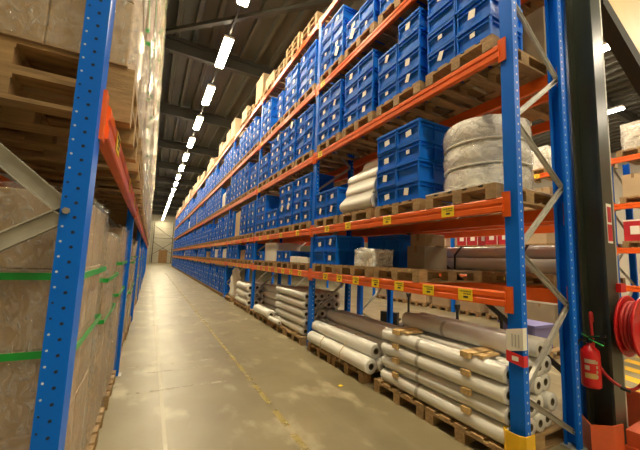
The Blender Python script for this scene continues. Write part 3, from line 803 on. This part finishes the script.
# near floor loads
for bay in range(len(LY)-1):
    span = LY[bay+1]-LY[bay]; nP = 4 if span > 3.5 else 3
    for p in range(nP):
        pitch_ = (span-.2)/nP; y = LY[bay]+.10+pitch_*(p+.5); W = min(.84,pitch_-.11)
        for lv in ('G','P','Q','S'):
            if lv != 'G' and False: continue
            z = .001 if lv == 'G' else LLV[lv]+.0015
            prot = .0 if lv == 'G' else .09
            xx = XL-.03-.5+prot-(.02 if lv == 'G' else .0)+random.uniform(-.015,.015)
            w = f'{LLN[lv]}, {ORD[p+1]} place, {ORD[bay+1]} bay of carton rack'
            det = bay == 0
            if lv in 'QS' or bay > 5: z -= .139 if lv != 'G' else .138
            else: pallet(xx,y,z,'wooden pallet under wrapped cartons, '+w,'pallets in the carton rack',bay == 0 and lv in 'GP')
            if lv == 'P' and bay == 0:
                pallet(xx,y,z+.139,'upper pallet under wrapped cartons, '+w,'pallets in the carton rack',True); z += .139
            if lv in 'QS': z += .001
            H = {'G':1.68,'P':1.72 if bay == 0 else 1.88,'Q':1.88,'S':1.02}[lv]-(.12 if (p+bay)%2 and lv == 'G' else 0)
            sd = (bay*3+p*2+'GPQS'.index(lv))%5 if bay else 10+p*2+'GPQS'.index(lv)
            fm = FILM if (lv == 'G' or bay == 0 and p == 0) else FILMC
            wrapped_load(xx,y,z+.139,round(W,2),.98,round(H,2),'film wrapped carton load, '+w,'wrapped loads in the carton rack',sd,
                 [CARTON,CARTONP,CARTON,CARTONG,CARTONP][sd%5] if bay else (CARTON if lv == 'G' else CARTON),
                 5, (.59,.78) if lv == 'G' and bay == 0 else (.45,.80), fm, det and p == 0, 3, 2, .018 if lv == 'G' else .04)
# ------------------------------------------------------------------ back rack behind the crate rack
XB = XR+DR+.30
for i in range(5):
    upright('rear rack', f'blue upright frame of the rear rack, {ORD[i+1]} along from the column', XB, RY[i]+.11, .85, HR, 1, False)
for i in range(4):
    for lv,z in LV.items():
        if lv == 'A' or True:
            beam(XB+.85+.028,(RY[i]+RY[i+1])/2+.11,z,BAY-PW-.004,-1,f'orange beam on the hall side of rear rack, {LNAME[lv]}, {BAYN[i]}','hall side beams of the rear rack')
            beam(XB-.028,(RY[i]+RY[i+1])/2+.11,z,BAY-PW-.004,1,f'orange beam on the crate side of rear rack, {LNAME[lv]}, {BAYN[i]}','crate side beams of the rear rack')
PXB = XB-.02+.43+.02
o = MB().bar((3.675,3.95,2.1),(3.675,1.72,.55),.06,.010,0,(1,0,0)).build('diagonal_brace',DARKSTEEL); tag(o,'dark diagonal bar crossing between crate rack and rear rack, end bay','brace')  # diagonal spine brace between the racks, hanging free at both ends
for i in range(4):
    for lv in 'BCD':
        for p in range(4):
            if lv == 'B' or (i > 0 and lv == 'D') or i > 1: continue
            pallet(PXB,palY(i,p)+.11,PZ(lv),f'wooden pallet in the rear rack, {LNAME[lv]}, {ORD[p+1]} place of {BAYN[i]}','pallets in the rear rack')
            h = random.choice((.6,.75,.9)) if lv != 'B' else random.choice((.5,.7))
            carton(PXB,palY(i,p)+.11,PZ(lv)+.139,.74,.85,h,random.choice((CARTON,CARTONG,CARTONP)),f'carton load in the rear rack, {LNAME[lv]}, {ORD[p+1]} place of {BAYN[i]}','carton loads in the rear rack')
# long grey bundle on the first shelf of the rear rack
pallet(PXB,palY(0,1)+.11,PZ('A'),'wooden pallet under the far end of the long grey roll bundle','pallets in the rear rack',True)
pallet(PXB,palY(0,0)+.11,PZ('A'),'wooden pallet under the near end of the long grey roll bundle','pallets in the rear rack',True)
t = thing('roll_bundle','long grey film wrapped roll bundle on the first shelf of rear rack','wrapped rolls',(PXB,2.70,PZ('A')+.140))
for q,(dx,dz) in enumerate(((-.27,.085),(-.09,.085),(.09,.085),(.27,.085),(-.18,.24),(0,.24),(.18,.24))):
    MB().pipe((dx,-.95,dz),(dx,.95,dz),.085,.035,18).build('roll',ROLL,t)
for yy in (-.5,.42):
    b = MB(); b.bar((-.37,yy,0),(-.37,yy,.2),.03,.008,0,(1,0,0)).bar((-.37,yy,.2),(-.22,yy,.335),.03,.008,0,(1,0,.3)).bar((-.22,yy,.335),(.22,yy,.335),.03,.008,0,(0,0,1)); b.build('strap',BLACK,t)
# ------------------------------------------------------------------ column, fire gear
cx0,cx1,cy0,cy1 = 3.76,3.97,1.378,1.592
c = MB(); c.box(cx0,cx1,cy0,cy0+.022,0,ZC); c.box(cx0,cx1,cy1-.022,cy1,0,ZC); c.box((cx0+cx1)/2-.008,(cx0+cx1)/2+.008,cy0+.022,cy1-.022,0,ZC)
c.box(cx0,cx1,cy0-.05,cy1,0,.025)
struct(c.build('steel_column',COLG))
# orange-red impact guards
t = thing('column_guard','orange-red bent steel guard around the foot of the dark column','guard',(3.45,1.44,0))
gp = [(.19,.16),(.0,.0),(.16,-.10),(.30,-.115),(.30,-.105),(.165,-.088),(.018,.002),(.197,.152)]
MB().prism(gp,0,.24,0,'z').build('guard_shell',GUARDR,t)
ab = MB().cyl((.12,.0,0),(.12,.0,.03),.014,n=8).mesh('anchor_bolt',GALV); obj('anchor_bolt',ab,t)
t = thing('guard_rail','orange-red steel rail at floor level running away from column guard','guard rail',(3.79,1.275,0))
MB().bar((.0,.0,.13),(1.3,.05,.13),.12,.10,0,(0,1,0)).build('rail',GUARDR,t)
MB().box(-.04,.16,-.05,.05,0,.069).build('rail_foot',GUARDR,t); MB().box(1.1,1.3,.0,.10,0,.069).build('rail_foot',GUARDR,t)
t = thing('column_guard','orange-red upright guard plate standing behind the hose reel','guard',(4.42,1.45,0))
MB().box(0,.02,-.10,.16,.0,.36).box(.02,.10,.14,.16,0,.36).build('guard_shell',GUARDR,t)
# fire extinguisher
ex = (3.655,1.50)
t = thing('fire_extinguisher','red fire extinguisher with green tag hanging on the dark column','fire extinguisher',(ex[0],ex[1],.50))
MB().lathe([(.001,0),(.060,0),(.072,.012),(.074,.03),(.074,.29),(.068,.325),(.045,.355),(.022,.368),(.022,.39),(.001,.39)],28).build('cylinder',RED,t)
b = MB()
def arc_panel(b,z0,z1,r,a0,a1,mi,n=10):
    for i in range(n):
        p,q = a0+(a1-a0)*i/n, a0+(a1-a0)*(i+1)/n
        b.add([(r*math.cos(p),r*math.sin(p),z0),(r*math.cos(q),r*math.sin(q),z0),(r*math.cos(q),r*math.sin(q),z1),(r*math.cos(p),r*math.sin(p),z1)],[(0,1,2,3)],mi,True)
mid = math.atan2(-ex[1],-ex[0])
arc_panel(b,.07,.27,.0748,mid-.8,mid+.8,0); arc_panel(b,.22,.255,.0754,mid-.6,mid+.5,1); arc_panel(b,.16,.20,.0754,mid-.6,mid-.1,1); arc_panel(b,.09,.135,.0754,mid-.6,mid+.6,2)
for q in range(4): arc_panel(b,.10+q*.04,.125+q*.04,.0757,mid+.52,mid+.72,1,3)
b.build('instruction_label',[RED,CARTONP,mat('dull_gold',(.55,.35,.10),.5)],t)
b = MB().cyl((0,0,.385),(0,0,.43),.018,n=12).box(-.022,.022,-.016,.016,.40,.44); valve = b.build('valve',BLACK,t)
b = MB().bar((0,0,.445),(-.02,-.13,.475),.02,.014,0,(1,0,0)).bar((0,0,.42),(-.02,-.12,.415),.018,.012,0,(1,0,0)); b.build('handle',BLACK,valve)
b = MB().path([(0,.015,.42),(-.02,.07,.40),(-.04,.09,.33),(-.06,.085,.2),(-.06,.08,.10)],.010,8); b.build('hose',BLACK,t)
b = MB().bar((-.03,-.01,.43),(-.075,-.13,.40),.02,.003,0,(0,0,1)).bar((-.03,0,.45),(-.07,-.10,.475),.02,.003,0,(0,0,1)).bar((-.02,0,.44),(-.03,.05,.47),.015,.003,0,(0,0,1)); plab(b.build('seal_tag',GREENP,valve),'green seal tag')
b = MB().box(.072,.12,-.03,.03,.05,.08).box(.072,.12,-.03,.03,.27,.30); b.build('bracket',BLACK,t)
# hose reel on the near flange
hx, hz = 3.98, 1.055
t = thing('hose_reel','red fire hose reel with two round side discs mounted on column','hose reel',(hx,1.374,hz))
def disc(y0, R, name):
    b = MB(); n = 40
    prof = [(.05,0),(.20,0),(.23,.012),(R-.02,.012),(R-.006,.018),(R,.009),(R-.006,-.004),(R-.02,.0),(.20,-.012),(.05,-.012)]
    b.lathe([(r,z) for r,z in prof],n); me = b.mesh(name,RED)
    for v in me.vertices: v.co = Vector((v.co.x,-v.co.z,v.co.y))
    return obj(name,me,t,(0,y0,0))
disc(-.042,.28,'side_disc'); disc(-.155,.28,'side_disc')
b = MB()
for layer in range(3):
    for i in range(3):
        rr = .15+.034*layer; y = -.069-.029*i
        b.path([(rr*math.cos(a*PI/12),y,rr*math.sin(a*PI/12)) for a in range(25)],.0155,6)
b.build('hose_coil',HOSE,t)
b = MB().cyl((0,-.02,0),(0,-.19,0),.05,n=20); hub = b.build('hub',STEEL,t)
hp = MB().cyl((0,-.168,0),(0,-.174,0),.085,n=24).mesh('hub_plate',STEEL); obj('hub_plate',hp,hub)
b = MB().box(-.1,.1,-.022,-.001,-.06,.06); b.build('wall_bracket',RED,t)
pts = [(-0.24, 0.13, 0.02), (-0.245, 0.13, 0.09), (-0.27, 0.13, 0.08), (-0.275, 0.12, -0.15), (-0.28, 0.1, -0.3), (-0.28, 0.04, -0.42), (-0.27, -0.05, -0.49), (-0.24, -0.13, -0.5), (-0.21, -0.19, -0.42), (-0.18, -0.2, -0.28), (-0.16, -0.19, -0.2)]
def smooth(pts, k_=6):
    P = [Vector(q) for q in pts]; out = []
    for i in range(len(P)-1):
        p0,p1,p2,p3 = P[max(i-1,0)],P[i],P[i+1],P[min(i+2,len(P)-1)]
        for j in range(k_):
            u = j/k_; out.append(.5*((2*p1)+(-p0+p2)*u+(2*p0-5*p1+4*p2-p3)*u*u+(-p0+3*p1-3*p2+p3)*u**3))
    return out+[P[-1]]
MB().path(smooth(pts),.013,8).build('hanging_hose',HOSE,t)
MB().cyl((-.26,-.06,-.50),(-.25,-.12,-.52),.022,.014,n=12).build('nozzle',BLACK,t)
# red and white sticker, conduit and red clamp on the column
o = MB().box(cx0+.06,cx0+.16,cy0-.003,cy0-.0005,1.82,2.2).build('column_sticker',WHITEP); tag(o,'white sticker with red panels on the near face of the dark column','sticker')
MB().box(cx0+.075,cx0+.15,cy0-.0045,cy0-.003,2.02,2.17).box(cx0+.065,cx0+.155,cy0-.0045,cy0-.003,1.84,2.0).build('print',REDP,o)
o = tag(MB().cyl((cx1+.024,cy0+.02,0),(cx1+.024,cy0+.02,7.6),.02,n=10).build('conduit_pipe',GALV),'thin grey conduit pipe running up the edge of dark column','pipe')
o = tag(MB().box(cx1-.05,cx1+.06,cy0-.04,cy0-.001,1.36,1.44).build('pipe_clamp',RED),'small red clamp box on the column above the hose reel','clamp')

# ------------------------------------------------------------------ far rack across the neighbouring aisle
XF = 9.0; FY = [-1.1,3.16,7.42,11.68,15.94]
FL = {'a':1.26,'b':2.06,'c':3.02,'d':4.06}; FN = {'g':'floor','a':'lowest beam','b':'second beam','c':'third beam','d':'top beam'}
for i,y in enumerate(FY):
    upright('hall rack', f'blue upright frame of the hall rack, {ORD[i+1]} along beyond the neighbouring aisle', XF, y, 1.0, 4.12, 1, False)
random.seed(11)
fp = lambda i,p: FY[i]+.07+.50+p*1.04
for i in range(4):
    for lv,z in FL.items():
        beam(XF-.028,(FY[i]+FY[i+1])/2,z,4.26-PW-.004,1,f'orange beam of the hall rack, {FN[lv]}, {BAYN[i]}','beams of the hall rack',[FY[i]+.6,FY[i]+1.5,FY[i]+2.4,FY[i]+3.1])
        for p in range(4):
            y = fp(i,p); w = f'{FN[lv]} of hall rack, {ORD[p+1]} place of {BAYN[i]}'
            if lv == 'a' and p%2 == 1 or (i > 1 and lv != 'b') or i > 2: continue
            pallet(XF+.49,y,z+.0015,'pallet on the '+w,'pallets in the hall rack')
            zz = z+.141
            if lv == 'b':
                if (i,p) in ((1,1),(2,0),(0,0)): carton(XF+.33,y,zz,.5,.55,.42,CARTONP,'pale brown carton on the '+w,'cartons in the hall rack')
                elif (i,p) == (1,0):
                    for q in range(4):
                        o = tag(MB().lathe([(.001,0),(.05,0),(.055,.02),(.055,.16),(.03,.2),(.02,.21),(.02,.24),(.001,.24)],14).build('bottle',WHITEP,None,(XF+.1,y-.25+q*.15,zz)),f'pale bottle, {ORD[q+1]} in a row on the hall rack','bottle','bottles on the hall rack')
                else:
                    for q in range(2):
                        o = tag(MB().bbox(-.25,.25,-.185,.185,0,.46,.008).build('printed_carton',REDP,None,(XF+.27,y-.2+q*.4,zz)),f'red printed carton, {ORD[q+1]} on {w}','carton','red cartons in the hall rack')
                        for nm,bx in (('white_panel',(-.2525,-.25,-.075,.075,.14,.32)),('white_panel',(-.08,.08,-.1875,-.185,.14,.32))): MB().box(*bx).build(nm,WHITEP,o)
                        MB().box(-.2526,-.25,-.185,.185,.425,.455).box(-.2526,-.25,-.185,-.165,.0,.43).build('white_edge',WHITEP,o)
            elif lv == 'c': 
                carton(XF+.36,y-.19,zz,.36,.6,.52,CARTON,f'brown carton, first of two on {w}','cartons in the hall rack')
                carton(XF+.36,y+.19,zz,.36,.6,.44+.1*random.random(),CARTONP,f'brown carton, second of two on {w}','cartons in the hall rack')
            elif lv == 'd':
                t = thing('wrapped_load','white wrapped tubs, '+w,'wrapped load',(XF+.45,y,zz+.005),0,'white wrapped loads in the hall rack')
                for q in range(2): obj('tub_layer',MB().bbox(-.34,.34,-.33,.33,q*.3,q*.3+.27,.05).mesh('tub_layer',WHITEP),t)
                obj('cling_film',crumple(weld(grid_box(-.36,.36,-.35,.35,0,.6,5,5,5).mesh('cling_film',FILMW)),.02,i+p,4),t)
            else:
                o = tag(MB().bbox(-.35,.35,-.36,.36,0,.3+.1*random.random(),.02).build('storage_bin',[PURPLE,CARTON,BLACK][(p+i)%3],None,(XF+.45,y,zz)),f'{["blue-violet bin","brown carton","black bin"][(p+i)%3]} on the {w}','bin','bins on the lowest beam of hall rack')
for i in range(3):
    for p in range(4):
        y = fp(i,p); w = f'hall rack floor, {ORD[p+1]} place of {BAYN[i]}'
        pallet(XF+.49,y,.001,'pallet on the '+w,'pallets on the hall rack floor')
        m,nm = random.choice(((CARTON,'brown'),(CARTONP,'pale brown'),(CARTONG,'grey-brown')))
        carton(XF+.42,y,.141,.72,.7,.5+.3*random.random(),m,f'{nm} carton load on the {w}','carton loads on the hall rack floor')
# things standing on the floor of the neighbouring aisle
def stanchion(x,y,h,label):
    t = thing('floor_stand',label,'stand',(x,y,0),0,'black stands in the neighbouring aisle')
    MB().lathe([(.001,0),(.16,0),(.16,.02),(.06,.05),(.03,.06)],20).build('foot',BLACK,t)
    MB().cyl((0,0,.05),(0,0,h),.028,n=12).build('pole',BLACK,t)
    MB().prism([(-.03,h-.02),(.03,h-.02),(.06,h+.08),(-.06,h+.08)],-.03,.03,0,'y').build('head',BLACK,t)
stanchion(5.9,6.2,.72,'black stand with a flared head, first beyond the low roll pile'); stanchion(5.6,4.5,.68,'black stand with a flared head, second beyond the tall roll stack'); stanchion(5.4,3.45,.66,'black stand with a flared head, third beyond the tall roll stack')
t = thing('pallet_truck','black hand pallet truck standing behind the low roll pile','pallet truck',(5.2,6.0,0),.5)
MB().box(-.1,.9,-.24,-.10,.07,.12).box(-.1,.9,.10,.24,.07,.12).build('fork',BLACK,t)
MB().box(-.25,-.1,-.2,.2,.08,.42).build('pump_body',BLACK,t)
MB().path([(-.2,0,.3),(-.32,0,.8),(-.42,0,1.02)],.018,8).build('handle',BLACK,t)
MB().path([(-.42,-.15,1.02),(-.42,.15,1.02)],.018,8).build('grip',BLACK,t)
wm = MB().cyl((-.18,-.06,.085),(-.18,.06,.085),.08,n=18).mesh('wheel',BLACK); obj('wheel',wm,t)
o = tag(MB().bbox(-.3,.3,-.3,.3,0,.42,.03).build('plastic_bin',PURPLE,None,(6.2,3.5,.141)),'blue-violet plastic bin on a pallet beyond the tall roll stack','bin')
MB().box(-.33,.33,-.33,.33,.38,.43).build('rim',PURPLE,o)
pallet(6.2,3.5,.001,'wooden pallet under the blue-violet bin beyond tall roll stack',None,True)
# cross bracing against the end wall
t = thing('wall_bracing','thin dark cross bracing rods in front of the end wall','bracing',(0,Y1-.6,0))
for a,c in (((.4,0,6.6),(3.4,0,4.4)),((.3,0,4.4),(3.4,0,4.4)),((.3,0,3.7),(3.4,0,1.7)),((.3,0,1.5),(3.4,0,3.7))): MB().cyl(a,c,.04,n=6).build('rod',DARKSTEEL,t)
for x in (.3,3.4): MB().box(x-.06,x+.06,-.06,.06,0,7.2).build('mast',DARKSTEEL,t)
# small litter
o = tag(MB().prism([(-.02,-.03),(.03,-.02),(.02,.03),(-.03,.015)],.0005,.004,0,'z').build('paper_scrap',YLAB,None,(2.25,3.55,0)),'small yellow scrap lying on the floor before the low roll pile','scrap')
o = tag(MB().prism([(-.03,-.02),(.02,-.03),(.03,.02),(-.02,.03)],.0005,.004,0,'z').build('paper_scrap',PAPER,None,(2.3,8.2,0)),'small white scrap lying on the floor by the third upright','scrap')

PALLETS.sort(key=lambda q: q[0])
for q in PALLETS[:290]: make_pallet(*q[1:])
def pallet_mass(sel, label):
    b = MB()
    for d_,x,y,z,l_,group,parts,rz in PALLETS[290:]:
        if not sel(x): continue
        b.box(x-PLX/2,x+PLX/2,y-PLY/2,y+PLY/2,z+.118,z+.138)
        for yy in (-PLY/2,-.05,PLY/2-.10):
            b.box(x-PLX/2,x+PLX/2,y+yy,y+yy+.10,z,z+.02)
            for xx in (-PLX/2,-.065,PLX/2-.13): b.box(x+xx,x+xx+.13,y+yy,y+yy+.1,z+.02,z+.118)
    if b.v: tag(b.build('wooden_pallet',WOOD),label,'pallets',None,'stuff')
pallet_mass(lambda x: x < 0, 'mass of wooden pallets deep in the distant bays of the carton rack')
pallet_mass(lambda x: 0 < x < 3.5, 'mass of wooden pallets deep in the distant bays of the crate rack')
pallet_mass(lambda x: x > 3.5, 'mass of wooden pallets inside the rear rack behind the crates')

# ------------------------------------------------------------------ world, look
w = D.worlds.new('world'); SC.world = w; w.use_nodes = True
w.node_tree.nodes['Background'].inputs[0].default_value = (1,.85,.6,1); w.node_tree.nodes['Background'].inputs[1].default_value = .02
vs = SC.view_settings; vs.view_transform = 'Standard'; vs.look = 'None'; vs.gamma = 1; vs.use_curve_mapping = False; vs.exposure = 1.0
SC.cycles.use_denoising = True
SC.cycles.max_bounces = 8; SC.cycles.transparent_max_bounces = 16; SC.cycles.diffuse_bounces = 4; SC.cycles.caustics_reflective = False; SC.cycles.caustics_refractive = False
SC.cycles.sample_clamp_indirect = 8
